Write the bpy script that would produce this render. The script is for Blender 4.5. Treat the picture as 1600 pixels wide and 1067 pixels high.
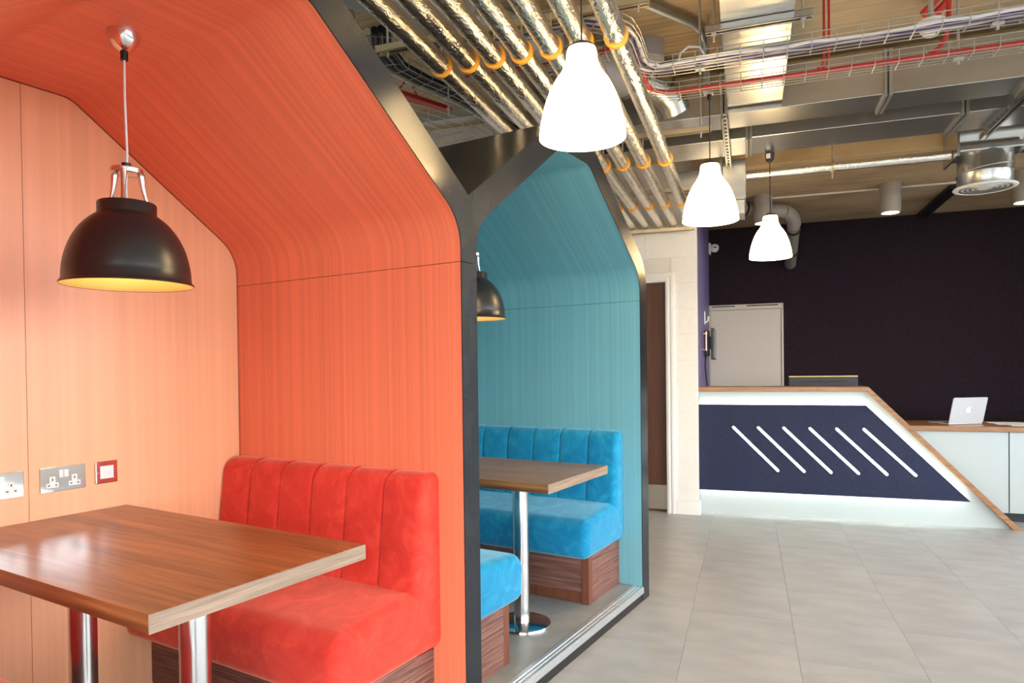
import bpy, math, random
from mathutils import Matrix, Vector
random.seed(7)
for o in list(bpy.data.objects): bpy.data.objects.remove(o)
S = bpy.context.scene
COL = S.collection
# ------------------------------------------------------------------ camera
F, YAW, PITCH, ROLL, CY, H = 1059.75, 0.5435039, -0.01278116, -0.01214549, 588.366, 1.30
fw = Vector((-math.sin(YAW)*math.cos(PITCH), math.cos(YAW)*math.cos(PITCH), math.sin(PITCH)))
r0 = Vector((math.cos(YAW), math.sin(YAW), 0)); u0 = r0.cross(fw)
rt = r0*math.cos(ROLL)+u0*math.sin(ROLL); up = -r0*math.sin(ROLL)+u0*math.cos(ROLL)
cd = bpy.data.cameras.new('camera'); cam = bpy.data.objects.new('camera', cd); COL.objects.link(cam)
cd.sensor_width = 36; cd.sensor_fit = 'HORIZONTAL'; cd.lens = 36*F/1600; cd.shift_y = (CY-533.5)/1600
cd.clip_start = .02; cd.clip_end = 200
cam.matrix_world = Matrix(((rt.x, up.x, -fw.x, 0), (rt.y, up.y, -fw.y, 0), (rt.z, up.z, -fw.z, H), (0, 0, 0, 1)))
S.camera = cam
# ------------------------------------------------------------------ sky, exposure
W = bpy.data.worlds.new('sky'); S.world = W; W.use_nodes = True
bg = W.node_tree.nodes['Background']; bg.inputs[0].default_value = (.86, .94, 1, 1); bg.inputs[1].default_value = 10.0
vs = S.view_settings; vs.view_transform = 'Standard'; vs.look = 'None'; vs.gamma = 1; vs.use_curve_mapping = False
vs.exposure = 0.72
TH = math.radians(12.0)          # the room stands 12 degrees off the booths
CT, ST = math.cos(TH), math.sin(TH)
def room(a, b, z=0): return Vector((a*CT-b*ST, a*ST+b*CT, z))
# daylight enters through the window openings (sky portals)
def portal(name, a, b, z, rot, sx, sz):
    l = bpy.data.lights.new(name, 'AREA'); l.shape = 'RECTANGLE'; l.size = sx; l.size_y = sz
    l.cycles.is_portal = True
    o = bpy.data.objects.new(name, l); COL.objects.link(o); o.location = room(a, b, z)
    o.rotation_euler = (math.radians(90), 0, rot+TH)
AR, BR, ZC, ZS = 4.0, -3.2, 3.10, 2.87     # right wall, wall behind the camera, ceiling, lower slab
WIN_R = [(-2.3, -.5), (-.2, 1.6), (1.9, 3.7), (4.0, 5.6)]
WIN_B = [(-3.2, -1.5), (-1.1, .7), (1.1, 2.9)]
WZ0, WZ1 = .45, 2.75
for i, (p, q) in enumerate(WIN_R): portal('window_daylight', AR+.1, (p+q)/2, (WZ0+WZ1)/2, math.radians(90), q-p, WZ1-WZ0)
for i, (p, q) in enumerate(WIN_B): portal('window_daylight', (p+q)/2, BR-.1, (WZ0+WZ1)/2, math.radians(180), q-p, WZ1-WZ0)

# ------------------------------------------------------------------ materials
MATS = {}
def nt(name):
    m = bpy.data.materials.new(name); m.use_nodes = True; MATS[name] = m
    return m, m.node_tree, m.node_tree.nodes['Principled BSDF']
def setp(b, **k):
    nm = dict(rough='Roughness', metal='Metallic', spec='Specular IOR Level', sheen='Sheen Weight', srough='Sheen Roughness',
              coat='Coat Weight', crough='Coat Roughness', em='Emission Strength', alpha='Alpha', trans='Transmission Weight')
    for q, v in k.items():
        if q == 'emc': b.inputs['Emission Color'].default_value = (*v, 1)
        elif q == 'sheenc': b.inputs['Sheen Tint'].default_value = (*v, 1)
        else: b.inputs[nm[q]].default_value = v
def plain(name, c, **k):
    m, t, b = nt(name); b.inputs['Base Color'].default_value = (*c, 1)
    k.setdefault('rough', .5); setp(b, **k); return m
def ramp(t, stops):
    r = t.nodes.new('ShaderNodeValToRGB'); e = r.color_ramp.elements
    e[0].position, e[0].color = stops[0][0], (*stops[0][1], 1)
    e[1].position, e[1].color = stops[-1][0], (*stops[-1][1], 1)
    for p, c in stops[1:-1]:
        q = e.new(p); q.color = (*c, 1)
    return r
def noise(t, scale, sc=(1, 1, 1), detail=4, dist=0, rot=(0, 0, 0), rough=.5):
    tc = t.nodes.new('ShaderNodeTexCoord'); mp = t.nodes.new('ShaderNodeMapping')
    mp.inputs['Scale'].default_value = sc; mp.inputs['Rotation'].default_value = rot
    t.links.new(tc.outputs['Object'], mp.inputs[0])
    n = t.nodes.new('ShaderNodeTexNoise'); n.inputs['Scale'].default_value = scale
    n.inputs['Detail'].default_value = detail; n.inputs['Distortion'].default_value = dist; n.inputs['Roughness'].default_value = rough
    t.links.new(mp.outputs[0], n.inputs['Vector']); return n
def bump(t, b, src, s, d=.01):
    n = t.nodes.new('ShaderNodeBump'); n.inputs['Strength'].default_value = s; n.inputs['Distance'].default_value = d
    t.links.new(src, n.inputs['Height']); t.links.new(n.outputs[0], b.inputs['Normal'])
def mul(c, k): return tuple(min(1, x*k) for x in c)
def noisy(name, c1, c2, scale, sc=(1, 1, 1), bmp=0, detail=4, dist=0, lo=.35, hi=.65, rot=(0, 0, 0), bd=.01, **k):
    m, t, b = nt(name); n = noise(t, scale, sc, detail, dist, rot)
    r = ramp(t, [(lo, c1), (hi, c2)]); t.links.new(n.outputs['Fac'], r.inputs[0]); t.links.new(r.outputs[0], b.inputs['Base Color'])
    k.setdefault('rough', .5); setp(b, **k)
    if bmp: bump(t, b, n.outputs['Fac'], bmp, bd)
    return m
def laminate(name, c, sc, lo=.86, hi=1.07):
    return noisy(name, mul(c, lo), mul(c, hi), 1, sc, detail=6, rough=.38, spec=.45, lo=.3, hi=.7)
laminate('orange_laminate', (.82, .205, .100), (70, .25, .25))
laminate('peach_laminate', (.88, .45, .245), (.25, 45, .25), .93, 1.04)
laminate('blue_laminate', (.165, .395, .445), (70, .25, .25))
laminate('blue_back_laminate', (.11, .36, .42), (.25, 60, .25))
def velvet(name, cd_, cl, tint):
    m, t, b = nt(name); n = noise(t, 7, (1, 1, 1), 7, 2.2, rough=.62)
    r = ramp(t, [(.32, cd_), (.52, tuple((x*.6+y*.4) for x, y in zip(cd_, cl))), (.68, cl)])
    t.links.new(n.outputs['Fac'], r.inputs[0]); t.links.new(r.outputs[0], b.inputs['Base Color'])
    setp(b, rough=.85, spec=.1, sheen=.6, srough=.42, sheenc=tint)
    n2 = noise(t, 260, detail=2); bump(t, b, n2.outputs['Fac'], .12, .002); return m
velvet('red_velvet', (.57, .033, .023), (.74, .068, .042), (1, .55, .38))
velvet('blue_velvet', (.005, .17, .34), (.018, .29, .47), (.55, .85, 1))
def wood(name, c1, c2, sc, rough=.35, bmp=0, fine=40, coat=0, lo=.3, hi=.7):
    m, t, b = nt(name); n = noise(t, 1, sc, 5, 1.6); n2 = noise(t, fine, sc, 3, .3)
    mx = t.nodes.new('ShaderNodeMix'); mx.data_type = 'FLOAT'; mx.inputs['Factor'].default_value = .3
    t.links.new(n.outputs['Fac'], mx.inputs['A']); t.links.new(n2.outputs['Fac'], mx.inputs['B'])
    r = ramp(t, [(lo, c1), (.5, tuple((x+y)/2 for x, y in zip(c1, c2))), (hi, c2)])
    t.links.new(mx.outputs['Result'], r.inputs[0]); t.links.new(r.outputs[0], b.inputs['Base Color'])
    setp(b, rough=rough, coat=coat, crough=.25)
    if bmp: bump(t, b, mx.outputs['Result'], bmp, .01)
    return m
wood('walnut_top', (.105, .038, .011), (.35, .15, .048), (1.0, 17, 17), .3, coat=.12, fine=4, lo=.36, hi=.64)
wood('walnut_edge', (.14, .085, .055), (.36, .25, .17), (30, 2.5, 50), .5, fine=4)
wood('rough_wood', (.08, .026, .017), (.29, .125, .09), (2.2, 2.2, 75), .6, bmp=.6, fine=2, lo=.36, hi=.66)
wood('trim_wood', (.13, .036, .016), (.20, .062, .03), (30, 30, 2), .45, fine=3)
wood('desk_wood', (.20, .085, .03), (.40, .19, .075), (2, 18, 18), .35, fine=5)
wood('door_wood', (.075, .026, .012), (.15, .055, .025), (25, 25, 1.2), .4, fine=4)
noisy('black_steel', (.014, .016, .019), (.021, .023, .027), 6, rough=.24, spec=.36)
plain('black_satin', (.012, .011, .011), rough=.33, spec=.55)
plain('black_plastic', (.01, .01, .01), rough=.45)
plain('chrome', (.78, .78, .78), metal=1, rough=.09)
plain('brushed_steel', (.62, .61, .60), metal=1, rough=.2)
plain('cast_alu', (.70, .68, .66), metal=1, rough=.25)
noisy('alu_nosing', (.62, .63, .65), (.75, .76, .78), 120, (.05, 1, 1), metal=.8, rough=.38)
plain('white_plastic', (.80, .78, .76), rough=.35)
plain('white_paint', (.80, .765, .72), rough=.55)
noisy('block_paint', (.78, .73, .665), (.81, .76, .69), 25, bmp=.06, rough=.62)
plain('mortar_paint', (.74, .69, .62), rough=.7)
noisy('plum_paint', (.018, .0105, .0145), (.024, .0145, .0195), 30, bmp=.05, rough=.8, spec=.12)
plain('violet_paint', (.17, .14, .29), rough=.5)
plain('door_grey', (.58, .50, .42), rough=.45)
plain('kick_plate', (.55, .47, .36), metal=.9, rough=.35)
noisy('floor_vinyl', (.325, .318, .312), (.395, .388, .38), 3.2, (1, 2.2, 1), detail=9, dist=.4, rough=.36, spec=.4, bmp=.03)
noisy('booth_vinyl', (.22, .225, .22), (.31, .315, .305), 5, detail=8, rough=.4, spec=.4)
plain('floor_gap', (.29, .275, .26), rough=.7)
plain('ground_grey', (.16, .16, .15), rough=.9)
def concrete():
    m, t, b = nt('concrete'); n = noise(t, 1.3, (1, 1.6, 1), 10, .6); n2 = noise(t, 4, (.35, 9, 1), 6, .2)
    mx = t.nodes.new('ShaderNodeMix'); mx.data_type = 'FLOAT'; mx.inputs['Factor'].default_value = .45
    t.links.new(n.outputs['Fac'], mx.inputs['A']); t.links.new(n2.outputs['Fac'], mx.inputs['B'])
    r = ramp(t, [(.3, (.23, .155, .08)), (.48, (.46, .335, .19)), (.7, (.60, .46, .285))])
    t.links.new(mx.outputs['Result'], r.inputs[0]); t.links.new(r.outputs[0], b.inputs['Base Color'])
    setp(b, rough=.8); bump(t, b, mx.outputs['Result'], .35, .02)
concrete()
def galv(name, c, rough, sc):
    m, t, b = nt(name); n = noise(t, 3, sc, 5, .3); r = ramp(t, [(.3, mul(c, .86)), (.7, c)])
    t.links.new(n.outputs['Fac'], r.inputs[0]); t.links.new(r.outputs[0], b.inputs['Base Color'])
    setp(b, metal=.9, rough=rough); bump(t, b, n.outputs['Fac'], .025, .02)
galv('galvanised', (.56, .55, .52), .27, (.5, 3, 6))
galv('galvanised_dull', (.47, .47, .45), .42, (2, 2, 2))
plain('zinc_wire', (.50, .48, .44), metal=.6, rough=.4)
plain('strut_zinc', (.60, .50, .32), metal=.75, rough=.38)
def foil():
    m, t, b = nt('foil'); b.inputs['Base Color'].default_value = (.82, .78, .70, 1)
    n = noise(t, 60, (1, .35, 1), 3, 1.0); n2 = noise(t, 9, (1, 1, 1), 2)
    mx = t.nodes.new('ShaderNodeMix'); mx.data_type = 'FLOAT'; mx.inputs['Factor'].default_value = .3
    t.links.new(n.outputs['Fac'], mx.inputs['A']); t.links.new(n2.outputs['Fac'], mx.inputs['B'])
    setp(b, metal=1, rough=.27); bump(t, b, mx.outputs['Result'], .6, .012)
foil()
plain('clamp_rubber', (.80, .36, .035), rough=.5)
plain('foil_ink', (.012, .012, .03), rough=.9, spec=.05)
plain('plastic_grey', (.30, .265, .235), rough=.45)
plain('grey_duct', (.42, .415, .41), rough=.5, metal=.15)
plain('conduit_white', (.66, .61, .53), rough=.5)
plain('red_cable', (.50, .028, .022), rough=.45)
plain('purple_cable', (.10, .07, .20), rough=.45)
plain('white_cable', (.66, .64, .66), rough=.45)
plain('black_cable', (.012, .01, .014), rough=.5)
plain('fitting_grey', (.30, .26, .22), rough=.5)
plain('copper', (.75, .36, .24), metal=1, rough=.25)
noisy('navy_felt', (.011, .014, .040), (.028, .033, .078), 180, bmp=.3, detail=3, rough=.9, lo=.4, hi=.72)
plain('desk_white', (.43, .47, .455), rough=.45)
plain('cabinet_front', (.40, .445, .435), rough=.4)
plain('cabinet_gap', (.03, .03, .03), rough=.7)
plain('laptop_alu', (.62, .63, .65), metal=.35, rough=.42)
plain('screen_black', (.012, .013, .014), rough=.25)
plain('screen_teal', (.03, .12, .15), rough=.2)
plain('paper', (.8, .79, .77), rough=.7)
plain('braided_cord', (.62, .60, .58), rough=.7)
plain('lamp_gold', (.80, .56, .22), rough=.45, metal=.1)
plain('led_white', (.9, 1, .97), em=26, emc=(.86, 1, .95))
plain('led_slot', (.9, 1, .97), em=3.2, emc=(.88, 1, .96))
plain('logo_light', (1, 1, 1), em=2.2, emc=(1, 1, 1))
plain('opal_glass', (.95, .90, .82), rough=.3, em=13.5, emc=(1, .70, .34))
plain('bulb', (1, .9, .7), em=16, emc=(1, .72, .36))
plain('spot_lens', (1, 1, .95), em=40, emc=(1, .82, .55))
plain('lamp_cap', (.05, .028, .018), rough=.4)
plain('window_frame', (.10, .10, .10), rough=.4)
plain('wall_plaster', (.78, .75, .70), rough=.6)
def glass():
    m = bpy.data.materials.new('window_glass'); m.use_nodes = True; t = m.node_tree; MATS['window_glass'] = m
    for n in list(t.nodes): t.nodes.remove(n)
    o = t.nodes.new('ShaderNodeOutputMaterial'); mx = t.nodes.new('ShaderNodeMixShader'); mx.inputs[0].default_value = .06
    a = t.nodes.new('ShaderNodeBsdfTransparent'); g = t.nodes.new('ShaderNodeBsdfGlossy'); g.inputs['Roughness'].default_value = .02
    t.links.new(a.outputs[0], mx.inputs[1]); t.links.new(g.outputs[0], mx.inputs[2]); t.links.new(mx.outputs[0], o.inputs[0])
glass()

# ------------------------------------------------------------------ mesh tools
BASE = {}      # object -> (frame, base point in frame coordinates)
class M:
    def __init__(s): s.v = []; s.f = []
    def add(s, vs, fs):
        k = len(s.v); s.v += [tuple(v) for v in vs]; s.f += [tuple(i+k for i in f) for f in fs]; return s
    def box(s, x0, y0, z0, x1, y1, z1):
        vs = [(x, y, z) for z in (z0, z1) for y in (y0, y1) for x in (x0, x1)]
        return s.add(vs, [(0, 2, 3, 1), (4, 5, 7, 6), (0, 1, 5, 4), (2, 6, 7, 3), (0, 4, 6, 2), (1, 3, 7, 5)])
    def tube(s, path, r, n=8, caps=True, closed=False):
        P = [Vector(p) for p in path]; rings = []; prev = None
        R_ = r if isinstance(r, (list, tuple)) else [r]*len(P)
        for i, p in enumerate(P):
            a = P[max(i-1, 0)]; b = P[min(i+1, len(P)-1)]
            d = (b-a).normalized()
            if prev is None:
                ref = Vector((0, 0, 1)) if abs(d.z) < .9 else Vector((1, 0, 0))
                x = d.cross(ref).normalized()
            else: x = (prev - d*prev.dot(d)).normalized()
            prev = x; y = d.cross(x)
            rings.append([p + (x*math.cos(2*math.pi*k/n) + y*math.sin(2*math.pi*k/n))*R_[i] for k in range(n)])
        vs = [v for q in rings for v in q]; fs = []
        for i in range(len(P)-1):
            for k in range(n): fs.append((i*n+k, i*n+(k+1) % n, (i+1)*n+(k+1) % n, (i+1)*n+k))
        if caps: fs += [tuple(range(n-1, -1, -1)), tuple((len(P)-1)*n+k for k in range(n))]
        return s.add(vs, fs)
    def lathe(s, prof, c, n=32, closed=False):
        vs = [(c[0]+r*math.cos(2*math.pi*k/n), c[1]+r*math.sin(2*math.pi*k/n), c[2]+z) for r, z in prof for k in range(n)]
        fs = [(i*n+k, i*n+(k+1) % n, (i+1)*n+(k+1) % n, (i+1)*n+k) for i in range(len(prof)-1) for k in range(n)]
        if closed:
            i = len(prof)-1; fs += [(i*n+k, i*n+(k+1) % n, (k+1) % n, k) for k in range(n)]
        return s.add(vs, fs)
    def prism(s, poly, axis, c0, c1):       # poly in the two other axes, in order
        def mk(p, c): return {'x': (c, p[0], p[1]), 'y': (p[0], c, p[1]), 'z': (p[0], p[1], c)}[axis]
        n = len(poly); vs = [mk(p, c0) for p in poly]+[mk(p, c1) for p in poly]
        fs = [tuple(range(n)), tuple(range(2*n-1, n-1, -1))]+[(i, n+i, n+(i+1) % n, (i+1) % n) for i in range(n)]
        return s.add(vs, fs)
    def strip(s, inner, outer, axis, c0, c1):   # open band between two polylines, extruded
        def mk(p, c): return {'x': (c, p[0], p[1]), 'y': (p[0], c, p[1]), 'z': (p[0], p[1], c)}[axis]
        n = len(inner); vs = [mk(p, c) for c in (c0, c1) for q in (inner, outer) for p in q]; fs = []
        for i in range(n-1):
            a, b, c, d = i, n+i, 2*n+i, 3*n+i
            fs += [(a, a+1, b+1, b), (c, d, d+1, c+1), (a, c, c+1, a+1), (b, b+1, d+1, d)]
        for i in (0, n-1): fs.append((i, n+i, 3*n+i, 2*n+i))
        return s.add(vs, fs)
    def mesh(s, name, base=(0, 0, 0)):
        me = bpy.data.meshes.new(name)
        me.from_pydata([(v[0]-base[0], v[1]-base[1], v[2]-base[2]) for v in s.v], [], s.f)
        me.validate(); me.update()
        import bmesh
        b = bmesh.new(); b.from_mesh(me); bmesh.ops.recalc_face_normals(b, faces=b.faces); b.to_mesh(me); b.free()
        return me
def place(o, fr, base):
    if fr == 'r': o.location = room(*base); o.rotation_euler = (0, 0, TH)
    else: o.location = base
    BASE[o.name] = (fr, tuple(base))
def tag(o, label, cat, group=None, kind=None):
    if label: o['label'] = label
    if cat: o['category'] = cat
    if group: o['group'] = group
    if kind: o['kind'] = kind
    return o
def thing(name, label, cat, base, fr='w', group=None):
    o = bpy.data.objects.new(name, None); o.empty_display_size = .1; COL.objects.link(o); place(o, fr, base)
    return tag(o, label, cat, group)
def finish(o, mat, smooth, bevel):
    o.data.materials.append(MATS[mat])
    if smooth is not None:
        for p in o.data.polygons: p.use_smooth = True
        if smooth < 170:
            try: o.data.set_sharp_from_angle(angle=math.radians(smooth))
            except Exception: pass
    if bevel:
        md = o.modifiers.new('bevel', 'BEVEL'); md.width = bevel; md.segments = 2; md.limit_method = 'ANGLE'
    return o
def part(name, m, mat, parent, smooth=None, bevel=0, label=None):
    base = BASE[parent.name][1]
    o = bpy.data.objects.new(name, m.mesh(name, base)); COL.objects.link(o); o.parent = parent
    BASE[o.name] = (BASE[parent.name][0], base)
    if label: o['label'] = label
    return finish(o, mat, smooth, bevel)
def single(name, m, mat, label, cat, base, fr='w', group=None, smooth=None, bevel=0):
    o = bpy.data.objects.new(name, m.mesh(name, base)); COL.objects.link(o); place(o, fr, base)
    finish(o, mat, smooth, bevel); return tag(o, label, cat, group)
def struct(name, m, mat, base, fr='r', smooth=None, bevel=0):
    o = bpy.data.objects.new(name, m.mesh(name, base)); COL.objects.link(o); place(o, fr, base)
    finish(o, mat, smooth, bevel); o['kind'] = 'structure'; return o
def kids(o): return [c for c in bpy.data.objects if c.parent == o]
def copy_tree(o, base, label=None, flip=False):
    fr = BASE[o.name][0]; n = o.copy(); COL.objects.link(n); place(n, fr, base)
    if label: n['label'] = label
    def rec(src, dst):
        for c in kids(src):
            d = c.copy(); COL.objects.link(d); d.parent = dst; BASE[d.name] = (fr, base); rec(c, d)
    rec(o, n); return n
def arc(c, r, a0, a1, n): return [(c[0]+r*math.cos(math.radians(a0+(a1-a0)*i/n)), c[1]+r*math.sin(math.radians(a0+(a1-a0)*i/n))) for i in range(n+1)]
def fillet(pts, rad, n=8):
    out = [pts[0]]
    for i in range(1, len(pts)-1):
        p, a, b = Vector(pts[i]), Vector(pts[i-1]), Vector(pts[i+1]); r = rad[i-1]
        d1, d2 = (a-p).normalized(), (b-p).normalized(); an = math.acos(max(-1, min(1, d1.dot(d2))))
        t = r/math.tan(an/2); c = p+(d1+d2).normalized()*(r/math.sin(an/2)); s, e = p+d1*t-c, p+d2*t-c
        a0 = math.atan2(s.y, s.x); a1 = math.atan2(e.y, e.x); da = (a1-a0+math.pi) % (2*math.pi)-math.pi
        out += [(c.x+r*math.cos(a0+da*k/n), c.y+r*math.sin(a0+da*k/n)) for k in range(n+1)]
    return out+[pts[-1]]
def offset(pl, d, closed=False):
    n = len(pl); out = []
    for i in range(n):
        a = Vector(pl[(i-1) % n] if closed or i else pl[i]); b = Vector(pl[(i+1) % n] if closed or i < n-1 else pl[i]); p = Vector(pl[i])
        e1, e2 = (p-a), (b-p)
        e1 = e1.normalized() if e1.length > 1e-9 else e2.normalized(); e2 = e2.normalized() if e2.length > 1e-9 else e1
        n1, n2 = Vector((-e1.y, e1.x)), Vector((-e2.y, e2.x)); m = n1+n2
        m = m.normalized() if m.length > 1e-6 else n1
        k = max(.35, m.dot(n1)); out.append((p.x+m.x*d/k, p.y+m.y*d/k))
    return out

# ------------------------------------------------------------------ room shell (room frame: a right, b away, z up)
A0 = -4.2
m = M().box(A0, BR-.2, -.12, AR+.2, 8.4, -.004); floor = struct('floor', m, 'floor_gap', (0, 0, 0))
TW, TL, J = .4925, .985, .0006
tile_me = None
for i in range(-8, 9):
    for j in range(-4, 9):
        x0 = -.287+i*TW; y0 = -3.2+(j+4)*TL+(TL/2 if i % 2 else 0)
        if x0+TW > AR or y0+TL > 8.3 or x0 < A0: continue
        if tile_me is None:
            tile_me = M().box(J, J, -.008, TW-J, TL-J, 0).mesh('floor_tile'); tile_me.materials.append(MATS['floor_vinyl'])
        o = bpy.data.objects.new('floor_tile', tile_me); COL.objects.link(o); o.parent = floor; o.location = (x0, y0, 0)
ZV = 3.65
struct('ceiling', M().box(-1.36, BR-.2, ZC, AR+.2, 6.5, ZV), 'concrete', (0, 0, ZC))
struct('ceiling_left', M().box(A0-.2, BR-.2, ZV, -1.36, 6.5, ZV+.15), 'concrete', (-2, 0, ZV))  # invented height: raised behind a step to keep window light out
struct('ground', M().box(-60, -60, -.6, 60, 60, -.3), 'ground_grey', (0, 0, -.3), fr='w')  # unseen outdoor ground, added to block sky light coming from below
struct('ceiling_lower_slab', M().box(-.41, 5.72, ZS, AR+.2, 8.4, ZC-.001).box(-.8, 6.162, ZS+.001, -.41, 8.4, ZC-.001), 'concrete', (0, 5.72, ZS), bevel=.006)
struct('wall_back', M().box(-.6, 8.2, 0, AR+.2, 8.4, ZS), 'plum_paint', (0, 8.2, 0))
struct('wall_left', M().box(-.6, 6.16, 0, -.412, 8.2, ZS), 'violet_paint', (-.5, 6.2, 0))
struct('light_stop_panel', M().box(A0, 6.215, 0, -.6, 6.3, ZV), 'wall_plaster', (-1, 6.3, 0))  # unseen backing added behind the door to stop sky light leaking in
struct('wall_far_left', M().box(A0-.2, BR-.2, 0, A0, 6.5, ZV), 'wall_plaster', (A0, 0, 0))
# window walls (out of view: they bring the daylight)
def window_wall(name, wins, lo, hi, mk, base):
    m = M(); edges = [lo]+[x for w in wins for x in w]+[hi]
    for k in range(0, len(edges), 2): m.box(*mk(edges[k], 0, edges[k+1], ZC))
    for p, q in wins: m.box(*mk(p, 0, q, WZ0)); m.box(*mk(p, WZ1, q, ZC))
    if wins is WIN_B: m.box(*mk(A0, ZC, -1.36, ZV))
    return struct(name, m, 'wall_plaster', base)
window_wall('wall_right', WIN_R, BR-.2, 8.2, lambda p, z0, q, z1: (AR, p, z0, AR+.2, q, z1), (AR, 0, 0))
window_wall('wall_front', WIN_B, A0, AR, lambda p, z0, q, z1: (p, BR-.2, z0, q, BR, z1), (0, BR, 0))
wn = 0
for side, wins in (('r', WIN_R), ('b', WIN_B)):
    for p, q in wins:
        wn += 1; m = M(); g = M()
        def bx(mm, u0, z0, u1, z1, d0, d1):
            if side == 'r': mm.box(AR+d0, u0, z0, AR+d1, u1, z1)
            else: mm.box(u0, BR-d1, z0, u1, BR-d0, z1)
        mid = (p+q)/2
        for u0, u1 in ((p, p+.05), (q-.05, q), (mid-.025, mid+.025)): bx(m, u0, WZ0, u1, WZ1, .05, .11)
        for z0, z1 in ((WZ0, WZ0+.05), (WZ1-.05, WZ1), (1.95, 2.0)): bx(m, p, z0, q, z1, .05, .11)
        base = (AR, mid, WZ0) if side == 'r' else (mid, BR, WZ0)
        w = struct('window_%d' % wn, m, 'window_frame', base)
        bx(g, p+.03, WZ0+.03, q-.03, WZ1-.03, .075, .08); part('pane', g, 'window_glass', w)

# white block wall with the brown door
D0, D1, DZ = -1.48, -.677, 2.04
m = M().box(A0, 6.103, 0, D0-.03, 6.16, ZV).box(D1+.03, 6.103, 0, -.413, 6.16, ZC).box(D0-.03, 6.103, DZ+.03, D1+.03, 6.16, ZC)
wi = struct('wall_inner', m, 'mortar_paint', (-.41, 6.1, 0))
row = 0; z = 0
while z < ZC-.02:
    z1 = min(z+.2225, ZC); x = -.41-(.22 if row % 2 else 0); first = True
    ivs = [(-.41-.2175, -.41)] if row % 2 else []
    while x > -2.7: ivs.append((x-.4388, x)); x -= .44
    for p, q in ivs:
        if z < DZ+.05:
            if q > D1+.02 > p: p = D1+.02
            if p < D1+.02 and q <= D1+.02:
                if q > D0-.02:
                    q = min(q, D0-.02)
        if q-p < .03: continue
        part('block', M().box(p, 6.098, z+.0006, q, 6.112, z1-.0006), 'block_paint', wi, bevel=.0008)
    z += .225; row += 1
part('block_return', M().box(-.4125, 6.1, 0, -.409, 6.2, ZS), 'block_paint', wi)
d1 = struct('door_1', M().box(D0, 6.165, .004, D1, 6.205, DZ), 'door_wood', (D1, 6.17, 0), bevel=.002)
part('kick_plate', M().box(D0+.02, 6.162, .02, D1-.004, 6.1655, .235), 'kick_plate', d1, label='brushed metal kick plate')
tr = struct('trim_1', M().box(D1, 6.085, 0, D1+.03, 6.2, DZ+.03).box(D0-.03, 6.085, 0, D0, 6.2, DZ+.03).box(D0, 6.085, DZ, D1, 6.2, DZ+.03), 'white_paint', (D1, 6.09, 0), bevel=.003)
m = M()
for o0, o1, y in ((0, .08, 6.082), (.012, .03, 6.074), (.045, .068, 6.074)):
    m.box(D1+o0, y, 0, D1+o1, 6.1, DZ+o1).box(D0-o1, y, 0, D0-o0, 6.1, DZ+o1).box(D0-o0, y, DZ+o0, D1+o0, 6.1, DZ+o1)
part('architrave', m, 'white_paint', tr, bevel=.002)
struct('baseboard_inner', M().box(-.597, 6.08, 0, -.392, 6.1, .115).box(-.597, 6.085, .115, -.397, 6.1, .13).box(-.409, 6.1, 0, -.392, 6.165, .115), 'white_paint', (-.5, 6.09, 0), bevel=.002)
# grey door in the plum wall
gd = struct('door_2', M().box(-.40, 8.165, 0, .362, 8.19, 1.93), 'door_grey', (0, 8.18, 0), bevel=.003)
part('door_frame', M().box(-.425, 8.15, 0, -.402, 8.199, 1.99).box(.364, 8.15, 0, .385, 8.199, 1.99).box(-.425, 8.15, 1.932, .385, 8.199, 1.99), 'door_grey', gd, bevel=.002)
for p in ((-.38, -.13), (.0, .33)):
    part('vent_slot', M().box(p[0], 8.147, 1.966, p[1], 8.151, 1.978), 'cabinet_gap', gd)

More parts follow.
